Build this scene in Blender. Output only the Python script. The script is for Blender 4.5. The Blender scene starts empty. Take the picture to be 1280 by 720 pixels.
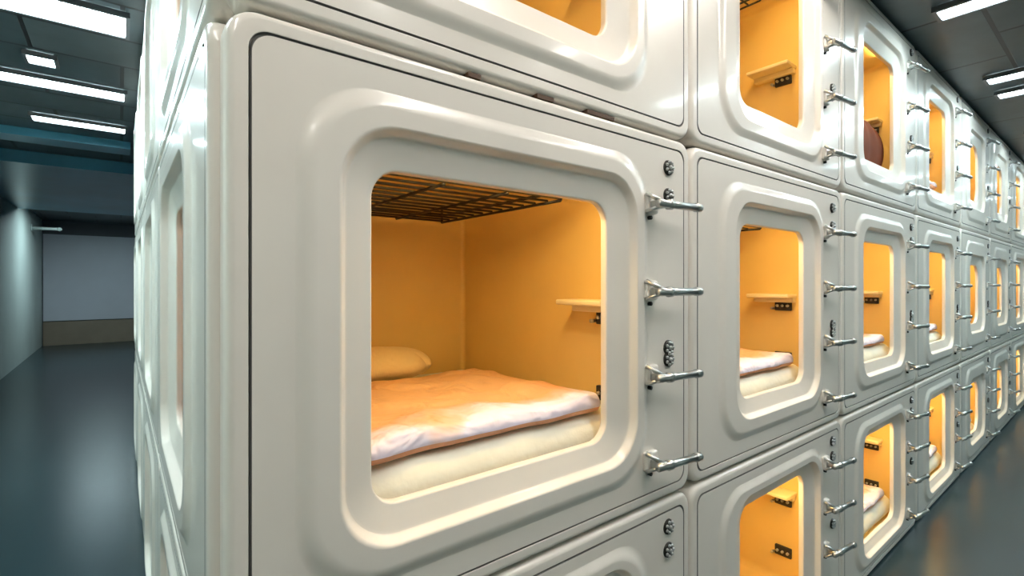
import bpy, bmesh, math, random
from mathutils import Vector, Matrix, noise
S=1.1; CZ=1.44
random.seed(3)
scene=bpy.context.scene
scene.view_settings.view_transform='Standard'
col=scene.collection
def W(x,y,z): return Vector((x*S,y*S,(z+CZ)*S))

# ---------------- materials ----------------
def mat(name, base, rough=.5, metal=0, coat=0, noise_amt=0, nscale=4, bump=0, bscale=30, emis=None, estr=0, col2=None):
    m=bpy.data.materials.new(name); m.use_nodes=True
    nt=m.node_tree; b=nt.nodes['Principled BSDF']
    b.inputs['Base Color'].default_value=(*base,1)
    b.inputs['Roughness'].default_value=rough
    b.inputs['Metallic'].default_value=metal
    b.inputs['Coat Weight'].default_value=coat
    b.inputs['Coat Roughness'].default_value=.10
    tc=nt.nodes.new('ShaderNodeTexCoord')
    if col2 is not None or noise_amt:
        n=nt.nodes.new('ShaderNodeTexNoise'); n.inputs['Scale'].default_value=nscale; n.inputs['Detail'].default_value=5
        nt.links.new(tc.outputs['Object'],n.inputs['Vector'])
        r=nt.nodes.new('ShaderNodeValToRGB')
        c2=col2 if col2 is not None else tuple(c*(1-noise_amt) for c in base)
        r.color_ramp.elements[0].color=(*c2,1); r.color_ramp.elements[1].color=(*base,1)
        r.color_ramp.elements[0].position=.32; r.color_ramp.elements[1].position=.62
        nt.links.new(n.outputs['Fac'],r.inputs['Fac']); nt.links.new(r.outputs['Color'],b.inputs['Base Color'])
    if bump:
        n2=nt.nodes.new('ShaderNodeTexNoise'); n2.inputs['Scale'].default_value=bscale; n2.inputs['Detail'].default_value=3
        nt.links.new(tc.outputs['Object'],n2.inputs['Vector'])
        bp=nt.nodes.new('ShaderNodeBump'); bp.inputs['Strength'].default_value=bump; bp.inputs['Distance'].default_value=.01
        nt.links.new(n2.outputs['Fac'],bp.inputs['Height']); nt.links.new(bp.outputs['Normal'],b.inputs['Normal'])
    if emis:
        b.inputs['Emission Color'].default_value=(*emis,1); b.inputs['Emission Strength'].default_value=estr
    return m
M_shell=mat('capsule_fibreglass',(.86,.80,.725),.32,0,.35,noise_amt=.05,nscale=3,bump=.15,bscale=5)
M_groove=mat('groove_dark',(.20,.19,.18),.6)
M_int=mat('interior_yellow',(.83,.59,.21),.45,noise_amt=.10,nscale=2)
M_blind=mat('blind_orange',(.70,.26,.07),.7,noise_amt=.3,nscale=6)
M_chrome=mat('chrome',(.55,.56,.55),.28,1)
M_dark=mat('dark_metal',(.03,.028,.025),.4,.6)
M_black=mat('black_plastic',(.02,.02,.022),.4)
M_matt=mat('mattress_cotton',(.88,.86,.73),.9,noise_amt=.08,nscale=6,bump=.25,bscale=30)
M_pillow=mat('pillow_cotton',(.86,.68,.36),.9,noise_amt=.08,bump=.4,bscale=30)
M_brown=mat('brown_rubber',(.10,.05,.025),.6)
M_maroon=mat('maroon_wool',(.20,.05,.02),.9,noise_amt=.3)
M_shelf=mat('shelf_cream',(.85,.72,.44),.5,noise_amt=.05)
M_lampw=mat('warm_lamp',(1,.8,.5),.5,emis=(1.0,.71,.29),estr=37)
M_tube=mat('cool_tube',(1,1,1),.5,emis=(.78,.96,1.0),estr=35)
M_tubeL=mat('corridor_tube',(1,1,1),.5,emis=(.74,.95,1.0),estr=44)
M_tube2=mat('neutral_tube',(1,1,1),.5,emis=(1.0,.955,.89),estr=33)
M_frame=mat('fixture_metal',(.12,.13,.14),.4,.5)
M_wall=mat('wall_paint',(.64,.74,.70),.5,noise_amt=.1,nscale=1,bump=.1)
M_wdark=mat('wall_dark',(.13,.13,.15),.6,noise_amt=.1,nscale=1)
M_endp=mat('pale_panel',(.60,.61,.67),.5,noise_amt=.08,nscale=1)
M_beige=mat('beige_trim',(.28,.22,.16),.6,noise_amt=.1)
M_soff=mat('soffit_blue',(.07,.26,.38),.28,noise_amt=.3,nscale=1)
M_floor=mat('floor_vinyl',(.017,.036,.043),.27,noise_amt=.15,nscale=.8,bump=.04,bscale=90)
def ceil_mat():
    m=bpy.data.materials.new('ceiling_panels');m.use_nodes=True;nt=m.node_tree;b=nt.nodes['Principled BSDF']
    tc=nt.nodes.new('ShaderNodeTexCoord')
    br=nt.nodes.new('ShaderNodeTexBrick');br.inputs['Scale'].default_value=1.0
    br.inputs['Brick Width'].default_value=.95;br.inputs['Row Height'].default_value=.5;br.inputs['Mortar Size'].default_value=.012
    br.inputs['Color1'].default_value=(.040,.066,.080,1);br.inputs['Color2'].default_value=(.090,.125,.140,1);br.inputs['Mortar'].default_value=(.006,.008,.010,1)
    nt.links.new(tc.outputs['Object'],br.inputs['Vector'])
    n=nt.nodes.new('ShaderNodeTexNoise');n.inputs['Scale'].default_value=6;n.inputs['Detail'].default_value=6
    nt.links.new(tc.outputs['Object'],n.inputs['Vector'])
    mx=nt.nodes.new('ShaderNodeMix');mx.data_type='RGBA';mx.blend_type='MULTIPLY';mx.inputs[0].default_value=.5
    nt.links.new(br.outputs['Color'],mx.inputs[6]);nt.links.new(n.outputs['Fac'],mx.inputs[7])
    nt.links.new(mx.outputs[2],b.inputs['Base Color']);b.inputs['Roughness'].default_value=.42
    bp=nt.nodes.new('ShaderNodeBump');bp.inputs['Strength'].default_value=.6;bp.inputs['Distance'].default_value=.02;bp.invert=True
    nt.links.new(br.outputs['Fac'],bp.inputs['Height']);nt.links.new(bp.outputs['Normal'],b.inputs['Normal'])
    return m
M_ceil=ceil_mat()
def duvet_mat():
    m=bpy.data.materials.new('duvet_fabric');m.use_nodes=True;nt=m.node_tree;b=nt.nodes['Principled BSDF']
    b.inputs['Roughness'].default_value=.85
    tc=nt.nodes.new('ShaderNodeTexCoord');sep=nt.nodes.new('ShaderNodeSeparateXYZ')
    nt.links.new(tc.outputs['Object'],sep.inputs[0])
    n=nt.nodes.new('ShaderNodeTexNoise');n.inputs['Scale'].default_value=4.5;n.inputs['Detail'].default_value=4
    nt.links.new(tc.outputs['Object'],n.inputs['Vector'])
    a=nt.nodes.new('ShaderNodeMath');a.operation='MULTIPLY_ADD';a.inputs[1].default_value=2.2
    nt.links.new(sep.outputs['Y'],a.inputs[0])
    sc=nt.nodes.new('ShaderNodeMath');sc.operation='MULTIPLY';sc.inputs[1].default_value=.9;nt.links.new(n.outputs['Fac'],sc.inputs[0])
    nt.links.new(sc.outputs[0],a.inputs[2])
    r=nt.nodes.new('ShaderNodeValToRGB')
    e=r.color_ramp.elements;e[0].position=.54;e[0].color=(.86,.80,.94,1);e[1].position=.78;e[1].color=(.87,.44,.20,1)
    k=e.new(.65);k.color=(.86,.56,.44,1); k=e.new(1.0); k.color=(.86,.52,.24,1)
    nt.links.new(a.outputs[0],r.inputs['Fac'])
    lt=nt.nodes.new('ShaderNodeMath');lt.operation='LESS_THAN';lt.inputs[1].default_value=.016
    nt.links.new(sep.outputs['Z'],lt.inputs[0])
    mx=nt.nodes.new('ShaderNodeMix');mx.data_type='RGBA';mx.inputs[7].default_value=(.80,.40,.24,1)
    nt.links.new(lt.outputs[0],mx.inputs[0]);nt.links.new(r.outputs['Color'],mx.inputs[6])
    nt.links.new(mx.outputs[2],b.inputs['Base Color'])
    n2=nt.nodes.new('ShaderNodeTexNoise');n2.inputs['Scale'].default_value=11;n2.inputs['Distortion'].default_value=.8
    nt.links.new(tc.outputs['Object'],n2.inputs['Vector'])
    bp=nt.nodes.new('ShaderNodeBump');bp.inputs['Strength'].default_value=.9;bp.inputs['Distance'].default_value=.03
    nt.links.new(n2.outputs['Fac'],bp.inputs['Height']);nt.links.new(bp.outputs['Normal'],b.inputs['Normal'])
    return m
M_duvet=duvet_mat()

# ---------------- helpers ----------------
def finish(bm,name,mats,smooth=True,wn=False,recalc=True):
    if recalc: bmesh.ops.recalc_face_normals(bm,faces=bm.faces)
    me=bpy.data.meshes.new(name);bm.to_mesh(me);bm.free()
    for m in mats: me.materials.append(m)
    if smooth:
        for p in me.polygons:p.use_smooth=True
    return me
def obj(name,me,loc=(0,0,0),rotz=0,parent=None,wn=False):
    o=bpy.data.objects.new(name,me);col.objects.link(o)
    if parent: o.parent=parent
    o.location=loc;o.rotation_euler=(0,0,rotz)
    if wn:
        md=o.modifiers.new('wn','WEIGHTED_NORMAL');md.keep_sharp=True;md.weight=80
    return o
NS=10
def ring(l,r,b,t,rad,dep):
    rad=max(.0005,min(rad,(r-l)/2-.0005,(t-b)/2-.0005))
    pts=[]
    for cx,cz,a0 in ((r-rad,t-rad,0),(l+rad,t-rad,90),(l+rad,b+rad,180),(r-rad,b+rad,270)):
        for i in range(NS+1):
            a=math.radians(a0+90*i/NS)
            pts.append((cx+rad*math.cos(a),dep,cz+rad*math.sin(a)))
    return pts
def expand(ctrl):
    out=[]
    n=len(ctrl)
    for i,c in enumerate(ctrl):
        p=c[0];mi=c[1];e=c[2]
        if e==0 or i==0 or i==n-1: out.append((p,mi));continue
        def tow(q):
            d=max(abs(q[k]-p[k]) for k in (0,1,2,3,5))
            f=min(.48,e/d) if d>0 else 0
            return [p[k]+(q[k]-p[k])*f for k in range(6)]
        a=tow(ctrl[i-1][0]);b=tow(ctrl[i+1][0])
        m=5 if e>.006 else 3
        for j in range(m+1):
            t=j/m
            out.append(([(1-t)**2*a[k]+2*t*(1-t)*p[k]+t*t*b[k] for k in range(6)],mi))
    return out
def loft(name,ctrl,mats,cap=True,capmat=0,sc=S):
    rings=expand(ctrl);bm=bmesh.new();prev=None
    for p,mi in rings:
        vs=[bm.verts.new(Vector(q)*sc) for q in ring(*p)]
        if prev:
            N=len(vs)
            for k in range(N):
                f=bm.faces.new((prev[k],prev[(k+1)%N],vs[(k+1)%N],vs[k]));f.material_index=mi
        prev=vs
    if cap:
        f=bm.faces.new(prev);f.material_index=capmat
    return finish(bm,name,mats)
def ins(rc,d,rad,dep): return [rc[0]+d,rc[1]-d,rc[2]+d,rc[3]-d,rad,dep]

def shell(name,Wd,H,E,I,O,ro,interior):
    F=[0,Wd,0,H]
    c=[(ins(F,0,.045,.30 if interior else .068),0,0),
       (ins(F,0,.045,0),0,.024),
       (ins(F,.030,.03,0),0,.001),
       (ins(F,.0312,.03,.006),1,.0005),
       (ins(F,.0332,.03,.006),1,.0005),
       (ins(F,.0344,.03,0),1,.001),
       (ins(E,0,.14,0),0,.010),
       (ins(E,.020,.13,-.010),0,.010),
       (ins(I,0,.105,-.010),0,.005),
       (ins(I,.010,.10,.008),0,.006),
       (ins(I,.014,.097,.010),0,.004),
       (ins(O,-.008,ro+.010,.022),0,.008),
       (ins(O,0,ro,.024),0,.005),
       (ins(O,.0,ro,.042 if interior else .034),0,.002)]
    if interior:
        IR=[.06,1.03,.13 if H>.9 else .09,H-.11 if H>.9 else H-.09]
        c+=[(ins(O,-.008,ro,.044),0,0),
            (ins(IR,0,.03,.046),0,0),
            (ins(IR,0,.03,.97),2,.02),
            (ins(IR,.05,.03,.97),2,0)]
        return loft(name,c,[M_shell,M_groove,M_int],True,2)
    else:
        c+=[(ins(O,.0,ro,.038),0,0)]
        return loft(name,c,[M_shell,M_groove,M_blind],True,2)

def bx(bm,x0,x1,y0,y1,z0,z1,mi=0,bev=0):
    r=bmesh.ops.create_cube(bm,size=1)
    vs=r['verts']
    for v in vs:
        v.co=Vector(((x0+x1)/2+v.co.x*(x1-x0),(y0+y1)/2+v.co.y*(y1-y0),(z0+z1)/2+v.co.z*(z1-z0)))*S
    fs=set(f for v in vs for f in v.link_faces)
    for f in fs:f.material_index=mi
    if bev:
        es=list(set(e for v in vs for e in v.link_edges))
        rr=bmesh.ops.bevel(bm,geom=es,offset=bev*S,segments=2,profile=.5,affect='EDGES')
        for f in rr['faces']:f.material_index=mi
def cyl(bm,a,b,r1,r2=None,mi=0,seg=14):
    a=Vector(a)*S;b=Vector(b)*S;r2=r1 if r2 is None else r2
    d=b-a
    q=d.to_track_quat('Z','Y').to_matrix().to_4x4()
    r=bmesh.ops.create_cone(bm,cap_ends=True,segments=seg,radius1=r1*S,radius2=r2*S,depth=d.length,matrix=Matrix.Translation((a+b)/2)@q)
    for f in set(f for v in r['verts'] for f in v.link_faces):f.material_index=mi
def sph(bm,c,r,mi=0,sc=(1,1,1)):
    rr=bmesh.ops.create_uvsphere(bm,u_segments=12,v_segments=8,radius=r*S,matrix=Matrix.Translation(Vector(c)*S)@Matrix.Diagonal((*sc,1)))
    for f in set(f for v in rr['verts'] for f in v.link_faces):f.material_index=mi

def latches(name,zs,rz):
    bm=bmesh.new()
    for z in zs:
        bx(bm,.968,1.018,-.016,.004,z-.022,z+.030,2,.006)
        cyl(bm,(.966,-.012,z+.030),(.996,-.050,z+.004),.0060,mi=0)
        cyl(bm,(.966,-.012,z-.018),(.996,-.050,z-.002),.0050,mi=0)
        bx(bm,.980,1.006,-.054,-.012,z-.011,z+.012,0,.005)
        cyl(bm,(.971,-.046,z),(1.122,-.064,z),.0105)
        cyl(bm,(1.117,-.0635,z),(1.136,-.066,z),.0125,.0115)
        cyl(bm,(1.008,-.050,z),(1.022,-.052,z),.0140)
        cyl(bm,(.993,.0,z-.032),(.993,-.010,z-.032),.0055,mi=1)
    for z in rz:
        x=1.082
        cyl(bm,(x,.003,z),(x,-.006,z),.0225,.020,mi=1,seg=20)
        sph(bm,(x,-.008,z),.0065)
        for k in range(7):
            a=k*math.tau/7
            sph(bm,(x+.0145*math.cos(a),-.007,z+.0145*math.sin(a)),.0048)
    return finish(bm,name,[M_chrome,M_dark,M_shell])

def lamp_me():
    bm=bmesh.new()
    bx(bm,.25,.85,.052,.098,-.012,0,0)
    return finish(bm,'lamp',[M_lampw],smooth=False)
def shelf_me():
    bm=bmesh.new()
    bx(bm,.935,1.035,.12,.30,-.008,.008,0,.004)
    bx(bm,1.0,1.035,.125,.295,-.03,-.006,0,.003)
    for z in (-.045,-.275):
        bx(bm,1.018,1.033,.14,.21,z-.022,z+.022,1,.003)
        for k in range(3):
            cyl(bm,(1.02,.153+.022*k,z),(1.01,.153+.022*k,z),.006,mi=2,seg=10)
        cyl(bm,(1.02,.215,z-.012),(1.0,.215,z-.012),.006,mi=2,seg=10)
    return finish(bm,'shelf',[M_shelf,M_black,M_chrome])

def rack_me():
    bm=bmesh.new()
    x0,x1,y0,y1=.10,.86,.20,.86
    for k in range(13):
        y=y0+(y1-y0)*k/12
        cyl(bm,(x0,y,0),(x1,y,0),.0036,seg=6)
    for k in range(5):
        x=x0+(x1-x0)*k/4
        cyl(bm,(x,y0,-.006),(x,y1,-.006),.0045,seg=6)
    for y in (y0,y1):
        cyl(bm,(x0,y,.02),(x1,y,.02),.005,seg=6)
    for x in (x0,x1):
        cyl(bm,(x,y0,.02),(x,y1,.02),.005,seg=6)
        for y in (y0,y1): cyl(bm,(x,y,-.006),(x,y,.053),.005,seg=6)
    return finish(bm,'rack',[M_dark])

def soft(name,w,d,h,mats,rad=.02,amp=.004,freq=6,seed=0,nx=40,ny=40,puff=0):
    bm=bmesh.new()
    top=[];bot=[]
    def prof(u,v):
        ex=min(u,1-u)*w; ey=min(v,1-v)*d
        def q(e):
            if e>=rad:return 1
            t=1-e/rad;return math.sqrt(max(0,1-t*t))
        return q(ex)*q(ey)
    def par(i,n):
        t=i/n; return .5-.5*math.cos(math.pi*t)
    for i in range(nx+1):
        rt=[];rb=[]
        for j in range(ny+1):
            u=par(i,nx);v=par(j,ny)
            x=u*w;y=v*d
            cr=rad*1.2
            cx=min(max(x,cr),w-cr);cy=min(max(y,cr),d-cr)
            dx,dy=x-cx,y-cy
            if dx and dy:
                m=max(abs(dx),abs(dy));L=math.hypot(dx,dy);x=cx+dx*m/L;y=cy+dy*m/L
            p=prof(u,v)
            nz=noise.noise(Vector((x*freq,y*freq,seed)))*amp+noise.noise(Vector((x*freq*2.7,y*freq*2.2,seed+5)))*amp*.5
            pf=puff*math.sin(math.pi*u)**.5*math.sin(math.pi*v)**.5 if 0<u<1 and 0<v<1 else 0
            sx=noise.noise(Vector((x*9,y*9,seed+9)))*amp*1.0
            zt=h/2+(h/2)*p+(nz+pf)*p
            zb=h/2-(h/2)*p
            rt.append(bm.verts.new(Vector((x+sx,y+sx,zt))*S))
            if i in(0,nx) or j in(0,ny): rb.append(rt[-1])
            else: rb.append(bm.verts.new(Vector((x+sx,y+sx,zb))*S))
        top.append(rt);bot.append(rb)
    for i in range(nx):
        for j in range(ny):
            try: bm.faces.new((top[i][j],top[i+1][j],top[i+1][j+1],top[i][j+1]))
            except: pass
            try: bm.faces.new((bot[i][j+1],bot[i+1][j+1],bot[i+1][j],bot[i][j]))
            except: pass
    return finish(bm,name,mats)

# ---------------- capsules ----------------
P=1.2;X0=.118;FY=.813;WD=1.193
rows=[(-1.437,.83),(-.600,1.008),(.415,.985)]
def rects(ri,first,rnd=False):
    if ri==1: zz=[(.08,.930),(.140,.870),(.200,.801)]
    elif ri==2: zz=[(.07,.915),(.127,.85),(.200,.78)]
    else: zz=[(.05,.765),(.095,.722),(.14,.665)]
    if first: xx=[(.098,.985),(.165,.935),(.230,.850)]
    else: xx=[(.155,.985),(.250,.935),(.335,.85)]
    if rnd: xx=[(.155,.985),(.28,.90),(.37,.81)]; zz[1]=(zz[1][0]+.05,zz[1][1]-.05); zz[2]=(zz[2][0]+.06,zz[2][1]-.06)
    return [[a[0],a[1],b[0],b[1]] for a,b in zip(xx,zz)]
me_lamp=lamp_me();me_shelf=shelf_me();me_rack=rack_me()
L_low=latches('latch_low',[.68,.50,.32,.12],[.755,.69,.40])
L_low1=latches('latch_low_corner',[.50,.32,.12],[.755,.69,.40])
L_full=latches('latch_full',[.805,.575,.35,.12],[.92,.842,.418,.386])
me_mat=soft('mattress',.93,.86,.115,[M_matt],rad=.05,amp=.004,freq=4,seed=1)
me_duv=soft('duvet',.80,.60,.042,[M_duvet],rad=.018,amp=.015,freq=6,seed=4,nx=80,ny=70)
me_pil=soft('pillow',.52,.25,.105,[M_pillow],rad=.11,amp=.005,freq=8,seed=2,puff=.012)
me_bl=soft('blanket',.60,.45,.38,[M_maroon],rad=.12,amp=.03,freq=5,seed=12)
shells={}
def get_shell(key,*a):
    if key not in shells: shells[key]=shell('shell_%s'%('_'.join(map(str,key))),*a)
    return shells[key]
def capsule(locx,locy,rotz,ri,first,interior,rnd=False):
    zb,H=rows[ri]
    e=bpy.data.objects.new('sleeping_capsule',None);col.objects.link(e)
    e.location=W(locx,locy,zb);e.rotation_euler=(0,0,rotz);e.empty_display_size=.1
    E,I,O=rects(ri,first,rnd)
    me=get_shell((ri,first,interior,rnd),WD,H,E,I,O,.12 if rnd else .052,interior)
    obj('shell',me,parent=e,wn=True)
    if interior:
        if not(first and ri==2):
            obj('latch_set',(L_low1 if first else L_low) if ri==0 else L_full,parent=e)
        b=.13 if H>.9 else .09; t=H-.11 if H>.9 else H-.09
        obj('interior_lamp',me_lamp,(0,0,(t-.002)*S),parent=e)
        obj('wall_shelf',me_shelf,(0,0,(b+.41)*S),parent=e)
    return e
for c in range(9):
    for ri in range(3):
        zb,H=rows[ri]
        x=X0+c*P
        capsule(x,FY,0,ri,c==0,True,rnd=(c in(4,5)))
        b=.13 if H>.9 else .09
        bed=not((ri==2 and c<3) or (ri==0 and c==1))
        if bed:
            obj('mattress',me_mat,W(x+.08,FY+.062,zb+b+.003))
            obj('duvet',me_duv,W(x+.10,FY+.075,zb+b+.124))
            obj('pillow',me_pil,W(x+.25,FY+.695,zb+b+.128))
        if H>.9 and c<4:
            obj('wire_shelf',me_rack,W(x,FY,zb+H-.11-.060))
        if ri==2 and c==2: obj('blanket',me_bl,W(x+.40,FY+.08,zb+b+.003))
# side stack
for k in range(4):
    for ri in range(3):
        capsule(X0-.016,.852+P*(k+1),-math.pi/2,ri,False,False)

for (t,w) in ((.42,.03),(.60,.05),(.76,.10)):
    bm=bmesh.new();bx(bm,0,w,-.0,.05,-.005,.005,0,.001)
    obj('gap_clip',finish(bm,'clip',[M_brown],False),W(X0+t,FY+.004,.4115))

# ---------------- room ----------------
def slab(name,x0,x1,y0,y1,z0,z1,m):
    bm=bmesh.new();bmesh.ops.create_cube(bm,size=1)
    c=W((x0+x1)/2,(y0+y1)/2,(z0+z1)/2)
    for v in bm.verts: v.co=Vector((v.co.x*(x1-x0),v.co.y*(y1-y0),v.co.z*(z1-z0)))*S
    return obj(name,finish(bm,name,[m],False),c)
XL=-1.39;XR=13.5;YB=-2.6;YE=15.4;ZC=1.415
slab('floor',XL-.1,XR+.1,YB-.1,YE+.1,-1.54,-1.44,M_floor)
slab('ceiling',XL-.1,XR+.1,YB-.1,YE+.1,ZC,ZC+.1,M_ceil)
slab('wall_left',XL-.1,XL,YB,YE,-1.44,ZC,M_wall)
slab('wall_back',XL,XR,YB-.1,YB,-1.44,ZC,M_wall)
slab('wall_right',XR,XR+.1,YB,YE,-1.44,ZC,M_wall)
slab('wall_far',XL,XR,YE,YE+.1,-1.44,ZC,M_wdark)
slab('door_1',XL+.02,.8,YE-.06,YE-.002,-.88,1.10,M_endp)
slab('baseboard_far',XL+.02,.8,YE-.08,YE-.002,-1.438,-.90,M_beige)
slab('trim_1',XL+.002,3.0,7.4,12.0,1.28,ZC-.002,M_soff)
slab('trim_2',XL+.002,.08,6.3,6.6,1.34,ZC-.002,M_soff)

def fixture(x0,x1,y0,y1,m,z=ZC):
    e=bpy.data.objects.new('fluorescent_light',None);col.objects.link(e);e.location=W((x0+x1)/2,(y0+y1)/2,z)
    hx=(x1-x0)/2;hy=(y1-y0)/2
    bm=bmesh.new();f=.018
    bx(bm,-hx,hx,-hy,-hy+f,-.03,-.002,0);bx(bm,-hx,hx,hy-f,hy,-.03,-.002,0)
    bx(bm,-hx,-hx+f,-hy+f,hy-f,-.03,-.002,0);bx(bm,hx-f,hx,-hy+f,hy-f,-.03,-.002,0)
    obj('housing',finish(bm,'housing',[M_frame],False),parent=e)
    bm=bmesh.new();bx(bm,-hx+f,hx-f,-hy+f,hy-f,-.022,-.006,0)
    obj('diffuser',finish(bm,'diffuser',[m],False),parent=e)
# left corridor
fixture(-.95,.04,3.28,3.58,M_tubeL)
fixture(-.47,-.31,4.18,4.36,M_tubeL)
fixture(-.95,.04,4.62,4.84,M_tubeL)
fixture(-.60,.05,5.68,5.88,M_tubeL)
fixture(-.95,.02,1.6,1.85,M_tube)
fixture(-.7,0.2,12.15,12.6,M_tubeL)  # added fill fixture, hidden behind the soffit to brighten the far wall
# front corridor
for t in (-.4,1.0,2.1,3.35,4.72,5.15,6.7,8.2,9.8,11.4):
    fixture(t-.08,t+.08,-.75,.655,M_tube if t>3 else M_tube2)
bm=bmesh.new();cyl(bm,(0,0,0),(.42,0,0),.03);cyl(bm,(0,0,0),(.02,0,0),.07);sph(bm,(.42,0,0),.04)
obj('wall_bracket',finish(bm,'wb',[M_wall]),W(XL+.001,13.6,1.08))

# ---------------- world & camera ----------------
w=bpy.data.worlds.new('w');scene.world=w;w.use_nodes=True
w.node_tree.nodes['Background'].inputs[0].default_value=(.02,.025,.03,1);w.node_tree.nodes['Background'].inputs[1].default_value=.3
cam=bpy.data.cameras.new('cam');co=bpy.data.objects.new('camera',cam);col.objects.link(co)
cam.sensor_width=36;cam.lens=618/1280*36;cam.shift_y=-7/1280;cam.clip_start=.02
co.location=W(0,0,0);co.rotation_euler=(math.pi/2,0,-math.atan2(.621,.784))
scene.camera=co
